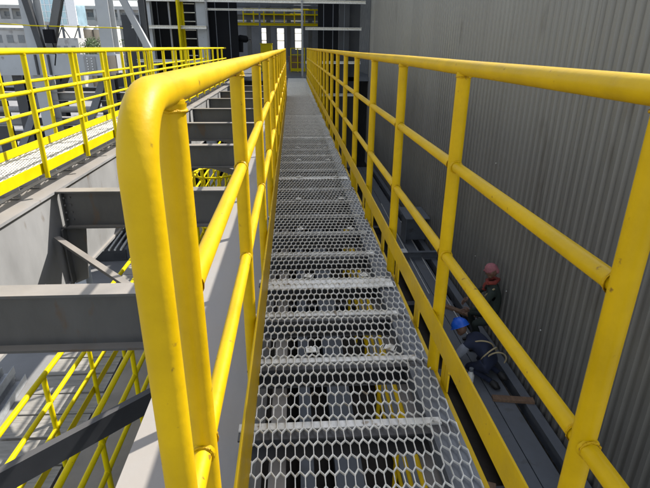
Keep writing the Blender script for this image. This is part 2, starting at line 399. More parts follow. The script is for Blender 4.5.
for i in range(9):
    MB().prism(I_prof(.14, .25, .014, .01), (-1.6, 1.6 + 2 * i, 0), (1.67, 1.6 + 2 * i, 0)).build('cross_member', M['steel_dark'], sup)
bw = MB().lim(-.50, -.42, -1, 18.8, -3.25, -1.55).build('light_block_wall', M['steel_dark']); tag(bw, 'low dark plate added to keep sky light off the ledge below the mesh walkway', 'wall')  # added out of view to block sky light from the ledge
for x, y0_, y1_, lab in ((2.22, 2.2, 7.4, 'long thin steel rod lying on the ledge channel nearer the walkway'), (2.60, 5.9, 11.5, 'long thin steel rod lying past the crouching worker'), (2.36, 7.6, 13, 'long thin steel rod farthest along the ledge')):
    o = MB().tube([(x, y0_, ZL + .010), (x + .02, (y0_ + y1_) / 2, ZL + .010), (x + .06, y1_, ZL + .010)], .0085, 8).build('steel_rod', M['galv']); tag(o, lab, 'rod', 'rods on the ledge')
bk = thing('wall_bracket', 'blue grey bracket beam sticking out of the corrugated wall above the ledge', 'bracket', (2.95, 10.2, -2.28))
MB().lim(-.55, -.01, -.30, .55, -.02, 0).build('top_plate', M['steel_blue'], bk)
MB().lim(-.50, -.01, -.01, .01, -.60, -.021).build('web', M['steel_blue'], bk)
MB().lim(-.52, -.50, -.22, .22, -.60, -.021).build('end_plate', M['steel_blue'], bk)
bk = thing('ledge_crossbar', 'blue grey crossbar lying over the ledge channels below the wall bracket', 'bar', (2.5, 9.2, ZL + .003))
MB().prism(C_prof(.08, .16, .008), (-.42, 0, .16), (.42, 0, .16)).build('bar', M['steel_blue'], bk)
MB().lim(-.36, -.2, -.1, .1, .162, .172).build('fixing_plate', M['galv'], bk)
def batten(label, p0, p1):
    o = MB().prism([(-.045, 0), (.045, 0), (.045, .035), (-.045, .035)], p0, p1).build('timber_batten', M['wood'])
    return tag(o, label, 'batten', 'timber battens on the ledge')
batten('brown timber batten lying past the blue helmet', (2.40, 7.25, ZL + .002), (2.88, 6.75, ZL + .002))
batten('brown timber batten lying behind the kneeling worker, next to the wall', (2.42, 4.80, ZL + .002), (2.91, 4.72, ZL + .002))
fl = thing('flask', 'small silvery flask on the ledge by the helmeted worker', 'flask', (2.20, 5.03, ZL + .002))
MB().tube([(0, 0, 0), (0, 0, .2), (0, 0, .235), (0, 0, .26)], [.045, .045, .03, .024], 14).build('body', M['galv'], fl)
MB().tube([(0, 0, .26), (0, 0, .30)], .027, 12).build('cap', M['steel_blue'], fl)
o = MB().prism(L_prof(.12, .1, .01), (1.58, 3.6, ZL + .1), (1.70, 3.35, ZL + .1)).build('steel_offcut', M['rust']); tag(o, 'red primed steel offcut below the toe plate', 'offcut')
o = MB().prism([(-.07, 0), (.07, 0), (.07, .1), (-.07, .1)], (1.35, 3.62, ZL), (1.9, 3.4, ZL)).build('timber_sleeper', M['wood']); tag(o, 'dark timber sleeper under the red offcut', 'sleeper')

# ------------------------------------------------------------------ corrugated wall
wl = thing('corrugated_wall', 'tall grey brown corrugated sheet wall alongside the walkway', 'wall', (2.95, 0, 0))
def cladding(y0, y1, z0, z1, pitch=1 / 7, dep=.036):
    m = MB(); prof = []; y = y0
    while y < y1 - 1e-6:
        for fy, fx in ((0, 0), (.40, 0), (.56, dep), (.86, dep)): prof.append((fx, y + fy * pitch))
        y += pitch
    prof.append((0, y1))
    vs = []
    for (x, yy) in prof: vs += [(x, yy, z0), (x, yy, z1), (x + .004, yy, z0), (x + .004, yy, z1)]
    fs = []
    for i in range(len(prof) - 1):
        a = 4 * i; b = a + 4
        fs += [(a, a + 1, b + 1, b), (a + 2, b + 2, b + 3, a + 3), (a + 1, a + 3, b + 3, b + 1), (a, b, b + 2, a + 2)]
    return m.add(vs, fs)
k = 0
for y in range(0, 20, 1):
    cl = cladding(y + .0, y + 1.0, -3.25, 4.07).build('sheet', M['clad'], wl, (random.uniform(-.002, .002), 0, random.uniform(-.012, .012)))
    cl.rotation_euler = (0, random.uniform(-.0004, .0004), 0)
MB().lim(-.015, .12, 20.0, 20.012, -3.25, 4.07).build('corner_flashing', M['steel_dark'], wl)
MB().lim(-.02, .10, 0, 20.0, 4.085, 4.095).build('top_flashing', M['clad'], wl)
sc = MB().ball((-.004, 0, 0), .009, 8, 5).mesh('screw', M['galv'])
for y, z in [(5.95, -2.0), (4.93, -2.0), (7.2, -2.0), (8.4, -2.0), (3.7, -.4), (6.9, -.4)]:
    o = bpy.data.objects.new('screw', sc); C.objects.link(o); o.parent = wl; o.location = (-.004, y, z)

# ------------------------------------------------------------------ people
def skin_body(name, nodes, edges, material, parent=None, root=0, levels=2):
    if name == 'body': nodes = [(p_, tuple(a_ * .88 for a_ in q_) if isinstance(q_, tuple) else q_ * .88) for p_, q_ in nodes]
    me = bpy.data.meshes.new(name); me.from_pydata([n[0] for n in nodes], edges, []); me.update()
    o = bpy.data.objects.new(name, me); C.objects.link(o)
    o.modifiers.new('skin', 'SKIN'); sv = me.skin_vertices[0].data
    for i, n in enumerate(nodes):
        r = n[1]; sv[i].radius = r if isinstance(r, tuple) else (r, r)
    sv[root].use_root = True
    ss = o.modifiers.new('sub', 'SUBSURF'); ss.levels = levels; ss.render_levels = levels
    bpy.context.view_layer.update()
    dg = bpy.context.evaluated_depsgraph_get()
    nm = bpy.data.meshes.new_from_object(o.evaluated_get(dg)); nm.name = name
    o.modifiers.clear(); o.data = nm; bpy.data.meshes.remove(me)
    for p in nm.polygons: p.use_smooth = True
    nm.materials.clear(); nm.materials.append(material)
    if parent: o.parent = parent
    return o
def hand(palm, dirv, side, material, parent):
    d = Vector(dirv).normalized(); s = Vector(side); s = (s - d * s.dot(d)).normalized(); n = d.cross(s)
    nodes = [(Vector(palm), .026), (Vector(palm) + d * .05, .03)]; edges = [(0, 1)]
    lens = [.07, .08, .075, .06]
    for i in range(4):
        base = Vector(palm) + d * .085 + s * (.03 - .02 * i); ln = lens[i]; k = len(nodes)
        nodes += [(base, .010), (base + d * ln * .5 - n * .012, .009), (base + d * ln * .85 - n * .04, .0075)]
        edges += [(1, k), (k, k + 1), (k + 1, k + 2)]
    k = len(nodes); b = Vector(palm) + d * .03 + s * .035
    nodes += [(b, .012), (b + d * .03 + s * .025 - n * .01, .010), (b + d * .06 + s * .03 - n * .02, .008)]; edges += [(0, k), (k, k + 1), (k + 1, k + 2)]
    skin_body('hand', nodes, edges, material, parent, 0, 1)
def head(c, look, up, parent, material):
    f = Vector(look).normalized(); u = Vector(up); u = (u - f * u.dot(f)).normalized(); r = f.cross(u)
    Rm = Matrix((r, f, u)).transposed()
    m = MB(); 
    m.ball((0, 0, .01), .095, 18, 14, (.80, 1.0, 1.16))
    m.ball((0, .045, -.06), .058, 12, 8, (.9, .85, .95))              # jaw
    m.add([(-.015, .085, -.02), (.015, .085, -.02), (0, .118, -.025), (0, .09, .022)], [(0, 2, 3), (2, 1, 3), (0, 1, 2)])
    for s in (-1, 1): m.ball((s * .078, -.005, -.005), .026, 8, 6, (.4, .8, 1.2))
    m.v = [tuple(Vector(c) + Rm @ Vector(v)) for v in m.v]
    m.build('head', material, parent)
    e = MB()
    for s in (-1, 1): e.ball((s * .03, .088, .015), .011, 8, 6, (1.3, .6, .8))
    e.add([(-.024, .094, -.062), (.024, .094, -.062), (.02, .098, -.07), (-.02, .098, -.07)], [(0, 1, 2, 3)])
    e.v = [tuple(Vector(c) + Rm @ Vector(v)) for v in e.v]; e.build('face_features', M['hair'], parent)
    h = MB().ball((0, -.012, .022), .101, 16, 8, (.84, .98, 1.12), half=True)
    h.v = [tuple(Vector(c) + Rm @ Vector(v)) for v in h.v]; h.build('hair', M['hair'], parent)
    return Rm

# kneeling worker
w1 = thing('person', 'kneeling worker in blue helmet and dark overalls with pale harness straps', 'person', (2.4, 5.05, ZL), 'workers on the ledge')
def rel(base): return lambda x, y, z: Vector((x - base[0], y - base[1], z - base[2]))
q = rel((2.4, 5.05, ZL))
pel, ch, nk = q(2.52, 4.93, -2.52), q(2.34, 5.20, -2.36), q(2.23, 5.34, -2.33)
nodes = [(pel, (.155, .135)), (q(2.44, 5.06, -2.43), (.135, .13)), (ch, (.165, .135)), (nk, .06),
         (q(2.45, 5.34, -2.36), .068), (q(2.42, 5.46, -2.58), .05), (q(2.26, 5.50, -2.74), .036),          # arm near the wall
         (q(2.14, 5.10, -2.37), .068), (q(2.02, 5.13, -2.60), .05), (q(2.07, 5.28, -2.78), .036),          # arm near the walkway
         (q(2.60, 5.03, -2.60), .098), (q(2.48, 5.40, -2.80), .072), (q(2.63, 5.12, -2.83), .052), (q(2.69, 4.99, -2.83), .045),
         (q(2.38, 4.85, -2.60), .098), (q(2.22, 5.19, -2.80), .072), (q(2.42, 4.92, -2.83), .052), (q(2.49, 4.79, -2.83), .045)]
edges = [(0, 1), (1, 2), (2, 3), (2, 4), (4, 5), (5, 6), (2, 7), (7, 8), (8, 9), (0, 10), (10, 11), (11, 12), (12, 13), (0, 14), (14, 15), (15, 16), (16, 17)]
skin_body('body', nodes, edges, M['overalls'], w1)
sl = skin_body('sleeve', [(q(2.16, 5.10, -2.36), .088), (q(2.08, 5.115, -2.485), .078), (q(2.02, 5.13, -2.60), .066)], [(0, 1), (1, 2)], M['sleeve'], w1, 0, 2)
hd = q(2.15, 5.42, -2.265)
Rm = head(hd, (-.45, .62, -.55), (-.2, .3, 1), w1, M['skin']); w1.scale = (.86,) * 3; w1.location = (2.433, 5.27, ZL + .002)
h = MB().ball((0, 0, .03), .142, 20, 8, (.88, 1.06, 1.0), half=True)
vis = []
for j in range(20):
    a = 2 * math.pi * j / 20; ex = 1.08 if math.sin(a) < .2 else 1.08 + .30 * (math.sin(a) - .2)
    vis += [(math.cos(a) * .122, math.sin(a) * .146, .034), (math.cos(a) * .122 * min(ex, 1.16), math.sin(a) * .146 * ex, .022)]
h.add(vis, [(2 * j, 2 * ((j + 1) % 20), 2 * ((j + 1) % 20) + 1, 2 * j + 1) for j in range(20)], True)
h.tube([(0, -.125, .10), (0, -.06, .165), (0, .06, .167), (0, .13, .10)], .012, 8)
h.v = [tuple(hd + Rm @ Vector(v)) for v in h.v]; h.build('helmet', M['helmet'], w1)
def strap(pts, parent, w=.022): MB().tube(pts, w, 8).build('harness_strap', M['strap'], parent)
def loop(c, ax, ra, rb, a0, a1, parent, w=.012, n=14):      # webbing following a rounded body section
    ax = Vector(ax).normalized(); u = ax.cross(Vector((0, 0, 1))).normalized(); v = u.cross(ax)
    MB().tube([Vector(c) + u * ra * math.cos(a0 + (a1 - a0) * i / n) + v * rb * math.sin(a0 + (a1 - a0) * i / n) for i in range(n + 1)], w, 6).build('harness_strap', M['strap'], parent)
tax = (ch - pel).normalized()
loop(pel + tax * .10, tax, .158, .145, -.6, 3.8, w1)
loop(pel + Vector((.03, .0, -.02)), tax + Vector((.45, .3, -.3)), .165, .155, -.4, 3.4, w1)
loop(pel.lerp(ch, .7), tax + Vector((.7, .1, 0)), .165, .150, .1, 3.2, w1)
hand(q(2.25, 5.50, -2.755), (-.3, .2, -.45), (0, 1, 0), M['skin'], w1)
hand(q(2.075, 5.29, -2.79), (.2, .6, -.25), (1, 0, 0), M['skin'], w1)
for c in ((2.71, 4.93), (2.51, 4.73)):
    MB().tube([q(c[0] - .03, c[1] + .06, -2.83), q(c[0], c[1], -2.84), q(c[0] + .03, c[1] - .02, -2.865), q(c[0] + .0, c[1] + .0, -2.885)], [.05, .055, .045, .03], 10).build('boot', M['boot'], w1)

# worker crouched against the wall
w2 = thing('person', 'crouching worker in dark clothes with a pink head cloth, against the corrugated wall', 'person', (2.65, 5.7, ZL), 'workers on the ledge')
q = rel((2.65, 5.7, ZL))
nodes = [(q(2.76, 5.66, -2.28), (.15, .13)), (q(2.75, 5.70, -2.08), (.13, .12)), (q(2.72, 5.75, -1.88), (.16, .125)), (q(2.70, 5.79, -1.73), .058),
         (q(2.76, 5.94, -1.86), .066), (q(2.60, 6.05, -2.06), .05), (q(2.42, 5.98, -2.15), .036),
         (q(2.62, 5.58, -1.86), .066), (q(2.50, 5.56, -2.08), .05), (q(2.36, 5.66, -2.18), .036),
         (q(2.72, 5.78, -2.33), .098), (q(2.44, 5.92, -2.36), .072), (q(2.56, 5.90, -2.66), .054), (q(2.57, 5.90, -2.82), .045),
         (q(2.70, 5.58, -2.33), .098), (q(2.40, 5.58, -2.38), .072), (q(2.52, 5.58, -2.66), .054), (q(2.53, 5.58, -2.82), .045)]
skin_body('body', nodes, edges, M['jacket'], w2)
hd = q(2.68, 5.84, -1.585)
Rm = head(hd, (-.7, .3, -.45), (-.2, 0, 1), w2, M['skin']); w2.scale = (.88,) * 3; w2.location = (2.715, 5.95, ZL + .002)
h = MB().ball((0, -.01, .02), .104, 18, 8, (.86, 1.02, 1.12), half=True)
h.ball((0, -.080, -.02), .045, 10, 8, (1.1, .8, 1.3)); h.tube([(-.09, .0, .02), (0, .098, .05), (.09, .0, .02)], .018, 8)
h.v = [tuple(hd + Rm @ Vector(v)) for v in h.v]; h.build('head_cloth', M['scarf'], w2)
MB().tube([q(2.60, 5.72, -1.74), q(2.64, 5.86, -1.76), q(2.77, 5.90, -1.74), q(2.80, 5.80, -1.72), q(2.70, 5.70, -1.73), q(2.60, 5.72, -1.74)], .032, 8).build('neck_cloth', M['redcloth'], w2)
MB().tube([q(2.78, 5.96, -1.80), q(2.70, 6.00, -1.92), q(2.66, 5.99, -2.0)], [.05, .055, .045], 8).build('shoulder_cloth', M['redcloth'], w2)
strap([q(2.66, 5.60, -1.78), q(2.575, 5.70, -1.95), q(2.66, 5.78, -2.18)], w2, .014)
strap([q(2.66, 5.52, -2.2), q(2.60, 5.66, -2.2), q(2.66, 5.80, -2.2)], w2, .018)
hand(q(2.41, 5.975, -2.155), (-.8, -.25, -.3), (0, 0, 1), M['skin'], w2)
hand(q(2.35, 5.67, -2.185), (-.6, .4, -.3), (0, 0, 1), M['skin'], w2)
for yy in (5.90, 5.58):
    MB().tube([q(2.58, yy, -2.80), q(2.56, yy, -2.85), q(2.46, yy, -2.868), q(2.38, yy, -2.876)], [.05, .05, .036, .022], 10).build('boot', M['boot'], w2)

# ------------------------------------------------------------------ yard below
g = MB(); n = 24
g.add([(-500, -60, -6), (500, -60, -6), (500, 900, -6), (-500, 900, -6)], [(0, 1, 2, 3)])
struct(g.build('ground', M['concrete']))
st = thing('channel_stack', 'stack of galvanised channels lying on the concrete yard', 'stack', (-6.25, 8.0, -6), None, R(6))
U_up = [(-.13, 0), (.13, 0), (.13, .2), (.118, .2), (.118, .012), (-.118, .012), (-.118, .2), (-.13, .2)]
for i, (dx, dz, ln) in enumerate([(-.46, 0, 1.7), (-.16, 0, 1.75), (.14, 0, 1.6), (-.40, .205, 1.5), (-.08, .205, 1.65)]):
    MB().prism(U_up, (dx, -3.2, .02 + dz), (dx, ln, .02 + dz)).build('channel', M['galv_dull'], st)
o = MB().box((0, 0, .06), (.42, 2.0, .1), Matrix.Rotation(R(-8), 3, 'Z')).build('white_board', M['white'], None, (-7.55, 15.4, -6)); tag(o, 'white board lying on the yard, seen between two cross beams', 'board')
rk = thing('bar_rack', 'dark rack of parallel bars lying on the yard', 'rack', (-6.85, 17.7, -5.6), None, R(4))
for s in (-1.25, 1.25): MB().lim(-.75, .75, s - .05, s + .05, -.38, .0).build('rack_rail', M['steel_dark'], rk)
for s in (-.75, .75): MB().lim(s - .06, s + .06, -1.19, 1.19, -.38, .02).build('rack_side', M['steel_blue'], rk)
for i in range(7): MB().lim(-.6 + i * .2 - .03, -.6 + i * .2 + .03, -1.3, 1.3, .004, .06).build('bar', M['galv'], rk)
lb = thing('yard_girder', 'long grey girder lying across the yard behind the bar rack', 'girder', (-6.6, 20.6, -6), None, R(14))
MB().lim(-4, 4, -.2, .2, .78, .8).build('top_flange', M['steel_pale'], lb); MB().lim(-4, 4, -.01, .01, .02, .78).build('web', M['steel_pale'], lb); MB().lim(-4, 4, -.2, .2, 0, .02).build('bottom_flange', M['steel_pale'], lb)
lb = thing('yard_girder', 'dark girder lying on the yard beside the white board', 'girder', (-8.6, 16.2, -6), None, R(-75))
MB().lim(-2.6, 2.6, -.25, .25, .98, 1).build('top_flange', M['steel_blue'], lb); MB().lim(-2.6, 2.6, -.01, .01, .02, .98).build('web', M['steel_blue'], lb); MB().lim(-2.6, 2.6, -.25, .25, 0, .02).build('bottom_flange', M['steel_blue'], lb)

# ------------------------------------------------------------------ steel frame beyond the far walkway
YF = 12.6
def column(label, x, y, w, dp, z0, z1, m, group='steel columns of the open frame'):
    t = thing('steel_column', label, 'column', (x, y, z0), group); h = z1 - z0
    MB().lim(-w / 2, w / 2, -dp / 2, -dp / 2 + .025, 0, h).build('flange', m, t)
    MB().lim(-w / 2, w / 2, dp / 2 - .025, dp / 2, 0, h).build('flange', m, t)
    MB().lim(-.012, .012, -dp / 2 + .026, dp / 2 - .026, 0, h).build('web', m, t)
    MB().lim(-w * .7, w * .7, -dp * .7, dp * .7, -.03, -.001).build('base_plate', m, t)
    return t
column('pale grey column of the open frame behind the far walkway, beside the crossed braces', -5.85, YF, .30, .4, -5.97, 7, M['steel_mid'])
column('pale grey column standing on the end of the bolted box beam', -4.22, YF, .28, .40, .96, 7, M['steel_mid'])
column('dark column under the end of the bolted box beam', -4.35, YF + .1, .22, .3, -5.97, .48, M['steel_dark'])
column('dark column under the bolted box beam', -6.45, YF + .1, .22, .3, -5.97, .48, M['steel_dark'])
column('thin dark column of the open frame before the shed', -3.62, YF + .9, .14, .2, -5.97, 7, M['steel_dark'])
bm = thing('bolted_beam', 'grey box beam with bolted joint plates spanning behind the far walkway', 'beam', (-6.8, YF - .25, .5))
MB().lim(-3.5, 2.5, -.12, .12, 0, .45).build('body', M['steel_mid'], bm)
for x in (.04, 2.2):
    MB().lim(x - .13, x + .13, -.135, -.1205, .04, .41).build('joint_plate', M['steel_pale'], bm)
    b = MB()
    for i in range(2):
        for k in range(6): b.tube([(x - .05 + .1 * i, -.136, .08 + k * .058), (x - .05 + .1 * i, -.152, .08 + k * .058)], .013, 6)
    b.build('bolts', M['white'], bm)
for x in (1.02, 1.30): MB().lim(x - .02, x + .02, -.16, -.1205, .01, .44).build('stiffener', M['steel_dark'], bm)
def strut(label, p0, p1, w, m, h=None):
    p0 = Vector(p0); p1 = Vector(p1); h = h or w
    o = MB().prism([(-w/2, -h/2), (w/2, -h/2), (w/2, h/2), (-w/2, h/2)], p0, p1, (0, 1, 0.01)).build('brace_strut', m)
    return tag(o, label, 'brace', 'struts of the open frame')
strut('dark upright strut leaning against the pale column above the bolted beam', (-5.62, YF - .3, .96), (-6.1, YF - .3, 4.2), .13, M['steel_dark'])
strut('grey strut leaning outward from the foot of the dark one', (-5.50, YF - .25, .96), (-4.35, YF - .25, 4.2), .16, M['steel'])
strut('grey strut sloping down to the thin dark column', (-4.55, YF + .7, 3.4), (-3.5, YF + .7, 1.0), .15, M['steel_mid'])
strut('blue grey strut below the bolted beam, rising to its middle', (-6.9, YF, -1.6), (-5.75, YF, .49), .16, M['steel_blue'])
strut('blue grey strut below the bolted beam, rising to its end', (-5.65, YF + .2, -1.9), (-4.5, YF + .2, .49), .16, M['steel_blue'])
strut('dark strut crossing below the bolted beam', (-5.45, YF + .35, .49), (-6.8, YF + .35, -1.9), .11, M['steel_dark'])
for z, lab in ((.08, 'pale lit tie beam just under the bolted box beam'), (-.52, 'pale lit tie beam lower in the open frame')):
    o = MB().prism(I_prof(.26, .2, .02, .014), (-8.6, YF + .3, z), (-3.7, YF + .3, z)).build('tie_beam', M['steel_pale']); tag(o, lab, 'beam', 'tie beams of the open frame')
for i, (x, y, w) in enumerate([(-7.5, 17, .3), (-6.6, 18.5, .25), (-8.6, 15.5, .3), (-5.6, 17.5, .3), (-4.9, 16, .22)]):
    column(['dark column deep behind the open frame, second from the yard edge', 'slim dark column deep behind the open frame', 'dark column behind the open frame at the yard edge',
            'dark column behind the open frame, in line with the crossed braces', 'slim dark column behind the open frame, closest to the shed'][i], x, y, w, .35, -5.97, .3, M['steel_dark'])
for i, (z, y) in enumerate([(-.05, 16.2), (-1.5, 17.2), (-3.0, 18.2)]):
    o = MB().prism(I_prof(.3, .35, .025, .016), (-14, y, z), (-3.6, y, z)).build('tie_beam', M['steel_dark' if i != 1 else 'steel']); tag(o, ['dark floor beam high behind the open frame', 'grey floor beam at mid height behind the open frame', 'dark floor beam low behind the open frame'][i], 'beam', 'floor beams behind the frame')
o = MB().lim(-14, -3.6, 18.3, 24, -3.34, -3.25).build('floor_slab', M['plank']); tag(o, 'brown timber floor on the beams behind the open frame', 'floor')

o = MB().tube([(-7.2, YF - .6, 1.62), (-5.6, YF - .6, 1.53), (-3.7, YF - .6, 1.50)], .011, 8).build('yellow_pipe', M['yellow_far']); tag(o, 'thin yellow pipe sagging across the open frame above the bolted beam', 'pipe')
jb = thing('junction_box', 'small black box hung on the yellow pipe by the leaning struts', 'box', (-5.28, YF - .62, 1.34))
MB().lim(-.10, .10, -.06, .06, -.16, .12).build('body', M['black'], jb); MB().tube([(0, 0, .12), (0, 0, .2)], .02, 8).build('hook', M['steel_dark'], jb); MB().tube([(.04, 0, -.16), (.06, 0, -.4), (.0, 0, -.62)], .014, 6).build('cable', M['black'], jb)
for i, (y, z, rr, m_) in enumerate([(15.2, -.6, .09, 'steel_pale'), (15.6, -1.0, .07, 'rust'), (16.6, -2.2, .12, 'steel_blue')]):
    o = MB().tube([(-14, y, z), (-3.8, y, z)], rr, 12).build('service_pipe', M[m_]); tag(o, ['pale service pipe running behind the open frame', 'rust red service pipe running behind the open frame', 'blue grey service pipe lowest behind the open frame'][i], 'pipe', 'pipes behind the open frame')
for i, (x, z0_, z1_) in enumerate([(-6.2, -3.2, -2.2), (-5.4, -3.2, -2.5), (-7.3, -3.2, -2.4), (-4.7, -3.2, -2.35)]):
    c_ = thing('crate', ['brown crate on the timber floor behind the frame, beside the tall one', 'low brown crate on the timber floor behind the frame', 'brown crate on the timber floor, towards the yard', 'brown crate on the timber floor, closest to the shed'][i], 'crate', (x, 19.2 + .3 * i, -3.25), 'crates on the timber floor')
    MB().lim(-.33, .33, -.3, .3, 0, z1_ - z0_).build('body', M['wood'], c_); MB().lim(-.36, .36, -.33, .33, z1_ - z0_ + .001, z1_ - z0_ + .05).build('lid', M['plank'], c_)
# ------------------------------------------------------------------ shed front at the end of the walkway
YS = 19.2
column('wide grey column at the outer corner of the dark shed front', -5.07, YS, .40, .3, -5.97, 6, M['steel_mid'], 'columns of the shed front')
column('wide grey column right beside the yellow ladder', -3.13, YS, .36, .3, -5.97, 6, M['steel_mid'], 'columns of the shed front')
column('dark brown grey column where the corrugated wall meets the shed', 2.33, YS + .75, .40, .3, -5.97, 6, M['steel_dark'], 'columns of the shed front')
def post_thin(label, x, y, w, z0, z1, m='steel_pale'):
    o = MB().prism(L_prof(w, w, .012), (x, y, z0), (x, y, z1), (0, 1, 0)).build('angle_post', M[m]); return tag(o, label, 'post', 'angle posts of the shed front')
post_thin('pale angle post leaning in front of the dark shed panels, before the ladder', -4.20, YS - .1, .07, -3, 6)
post_thin('pale angle post beside the wide column next to the ladder', -2.90, YS - .3, .07, -3, 6)
post_thin('pale angle post standing at the shed opening, next to the walkway end', .40, YS - .3, .07, -1, 6)
def pale_beam(label, x0, x1, z, h, y=None, d=.14):
    y = YS - .25 if y is None else y
    o = MB().prism(I_prof(d, h, .012, .01), (x0, y, z), (x1, y, z)).build('girt', M['galv']); return tag(o, label, 'beam', 'pale girts across the shed front')
pale_beam('pale girt running right across the top of the shed front', -6.2, 2.6, 2.66, .10)
pale_beam('thin pale girt over the shed opening, under the topmost one', -2.95, .40, 2.36, .06)
pale_beam('pale girt in front of the yellow ladder', -5.48, -2.95, 1.80, .10, YS - .4)
pale_beam('pale girt in front of the dark panels by the corrugated wall', .48, 2.48, 1.80, .09)
pale_beam('pale girt below handrail level by the corrugated wall', .48, 2.48, .68, .09)
pale_beam('pale girt lowest down by the corrugated wall', .48, 2.48, -.45, .09)
pale_beam('pale girt below handrail level in front of the ladder', -5.48, -2.95, .70, .1)
ld = thing('ladder', 'yellow caged ladder with pale rungs up the shed front', 'ladder', (-3.65, YS - .05, -1))
for x in (-.13, .32): MB().lim(x - .03, x + .03, -.04, .04, 0, 7).build('side_rail', M['yellow_far' if x < 0 else 'steel_dark'], ld)
MB().lim(-.19, -.165, -.6, .05, 0, 7).build('cage_strip', M['yellow_far'], ld)
MB().lim(-.245, -.2, -.5, -.4, 0, 7).build('cage_strip', M['yellow_far'], ld)
for i in range(24): MB().tube([(-.1, 0, .15 + i * .28), (.29, 0, .15 + i * .28)], .017, 8).build('rung', M['galv'], ld)
def panel(label, x0, x1, y, z0, z1, m='black', seams=3):
    t = thing('hoarding', label, 'hoarding', ((x0 + x1) / 2, y, z0), 'dark boarding of the shed front'); w = (x1 - x0) / 2
    MB().lim(-w, w, 0, .05, 0, z1 - z0).build('board', M[m], t)
    for i in range(seams):
        x = -w + 2 * w * (i + .6) / (seams + .2); MB().lim(x - .011, x + .011, -.012, -.001, 0, z1 - z0).build('seam_strip', M['steel_blue'], t)
panel('dark boards filling the shed front between the outer column and the ladder', -5.28, -3.30, YS + .35, -5.9, 6, 'black', 2)
panel('dark boards with thin upright seams between the ladder column and the opening', -2.98, -1.93, YS + .2, -5.9, 6, 'black', 2)
panel('black boards with thin pale seams by the shed opening, towards the corrugated wall', .95, 1.70, YS + .2, -5.9, 6, 'black', 2)
panel('blue grey board next to the black seamed boards', 1.72, 2.10, YS + .22, -5.9, 6, 'steel_dark', 1)
panel('dark boards beyond the outer shed column, over the yard', -6.3, -5.30, YS + 1.2, -5.9, 2.2, 'steel_dark', 1)

shed = thing('steel_shed', 'dark steel shed with bright window openings at its far end', 'building', (0, YS, 0))
MB().lim(-6.4, 3.3, .0, 27, 7.4, 7.55).build('roof', M['steel_dark'], shed)
MB().lim(-6.4, -6.3, 1.3, 27, -6, -.5).build('side_wall', M['steel_dark'], shed)
MB().lim(3.2, 3.3, .9, 27, -6, 6).build('side_wall', M['steel_dark'], shed)
MB().lim(-6.3, 3.2, .6, 26.9, -.06, .09).build('floor', M['steel_blue'], shed)
# end wall with real openings
ew = MB(); Y0, Y1 = 25.8, 26.0
wins = [(-2.52, -2.15), (-1.22, -.66), (.28, .92)]
rows = [(.1, 1.35 - .35, None), (1.0, 2.6, 0), (3.25, 3.52, 1), (4.4, 4.72, 2)]
xs = sorted([-6.3, 3.2] + [a for w_ in wins for a in w_])
zs = [-6, .95, 2.58, 3.25, 3.5, 4.4, 4.72, 7.39]
for i in range(len(xs) - 1):
    for k in range(len(zs) - 1):
        iswin = any(abs(xs[i] - a) < 1e-6 for a, b in wins) and k in (1, 3, 5)
        if not iswin: ew.lim(xs[i], xs[i + 1], Y0, Y1, zs[k], zs[k + 1])
ew.build('end_wall', M['wall_grey'], shed)
for (a, b) in wins:
    fr = MB(); fr.lim(a, b, Y0 + .05, Y0 + .10, 1.60, 1.66); fr.lim(a, b, Y0 + .05, Y0 + .1, 2.2, 2.24); fr.build('window_bar', M['steel_dark'], shed)
for i, x in enumerate((-3.1, -1.7, -.2, 1.4)):
    column(['dark column inside the shed, towards the ladder side', 'dark column inside the shed, before the second bright window', 'dark column inside the shed between two bright windows',
            'dark column inside the shed towards the corrugated wall'][i], x, YS + 20 + .4 * i, .3, .3, .12, 5.98, M['steel'], 'columns inside the shed')
def gantry(label, y, z, h, m, x0=-4.4, x1=3.1):
    o = MB().prism(I_prof(.3, h, .03, .02), (x0, y, z), (x1, y, z)).build('crane_beam', M[m]); return tag(o, label, 'beam', 'beams across the shed interior')
gantry('yellow beam across the shed interior above the bright windows', YS + 17, 2.62, .16, 'yellow_far')
gantry('grey beam across the shed interior above the yellow beam', YS + 17.6, 3.15, .28, 'steel')
gantry('grey beam high across the shed interior', YS + 16.4, 3.9, .22, 'steel_blue')
gantry('pale pipe beam under the shed roof', YS + 12, 3.72, .1, 'galv')
for i, (y, z, rr, m_, x0_, x1_) in enumerate([(9, 4.6, .06, 'galv', -6, 3), (14, 3.45, .07, 'steel_blue', -6, 3), (22, 2.95, .05, 'galv', -6, 3), (24.5, 2.72, .06, 'steel_blue', -6, 3)]):
    o = MB().tube([(x0_, YS + y, z), (x1_, YS + y, z)], rr, 8).build('shed_pipe', M[m_]); tag(o, ['galvanised pipe highest across the shed interior', 'blue grey pipe across the shed interior under the grey beam', 'galvanised pipe near the far wall of the shed', 'blue grey pipe against the far wall just over the windows'][i], 'pipe', 'pipes across the shed interior')
for i, x in enumerate((-1.55, .62)):
    o = MB().prism(L_prof(.09, .09, .012), (x, YS + 8 + 3 * i, .1), (x, YS + 8 + 3 * i, 7.3), (0, 1, 0)).build('hanger_post', M['steel_blue']); tag(o, ['thin blue grey post inside the shed behind the yellow cabinet', 'thin blue grey post inside the shed behind the pale opening post'][i], 'post', 'thin posts inside the shed')
cr = thing('crane_railing', 'yellow railing on the beam high inside the shed', 'railing', (-3.2, YS + 17, 2.9))
for z in (.25, .55): MB().tube([(0, 0, z), (6.2, 0, z)], .05, 8).build('rail', M['yellow_far'], cr)
for i in range(10): MB().lim(i * .68 - .04, i * .68 + .04, -.04, .04, -.25, .55).build('post', M['yellow_far'], cr)
lc = thing('ladder_cage', 'round yellow ladder cage seen down between the second and third cross beams', 'ladder', (-1.30, 8.0, -6), None)
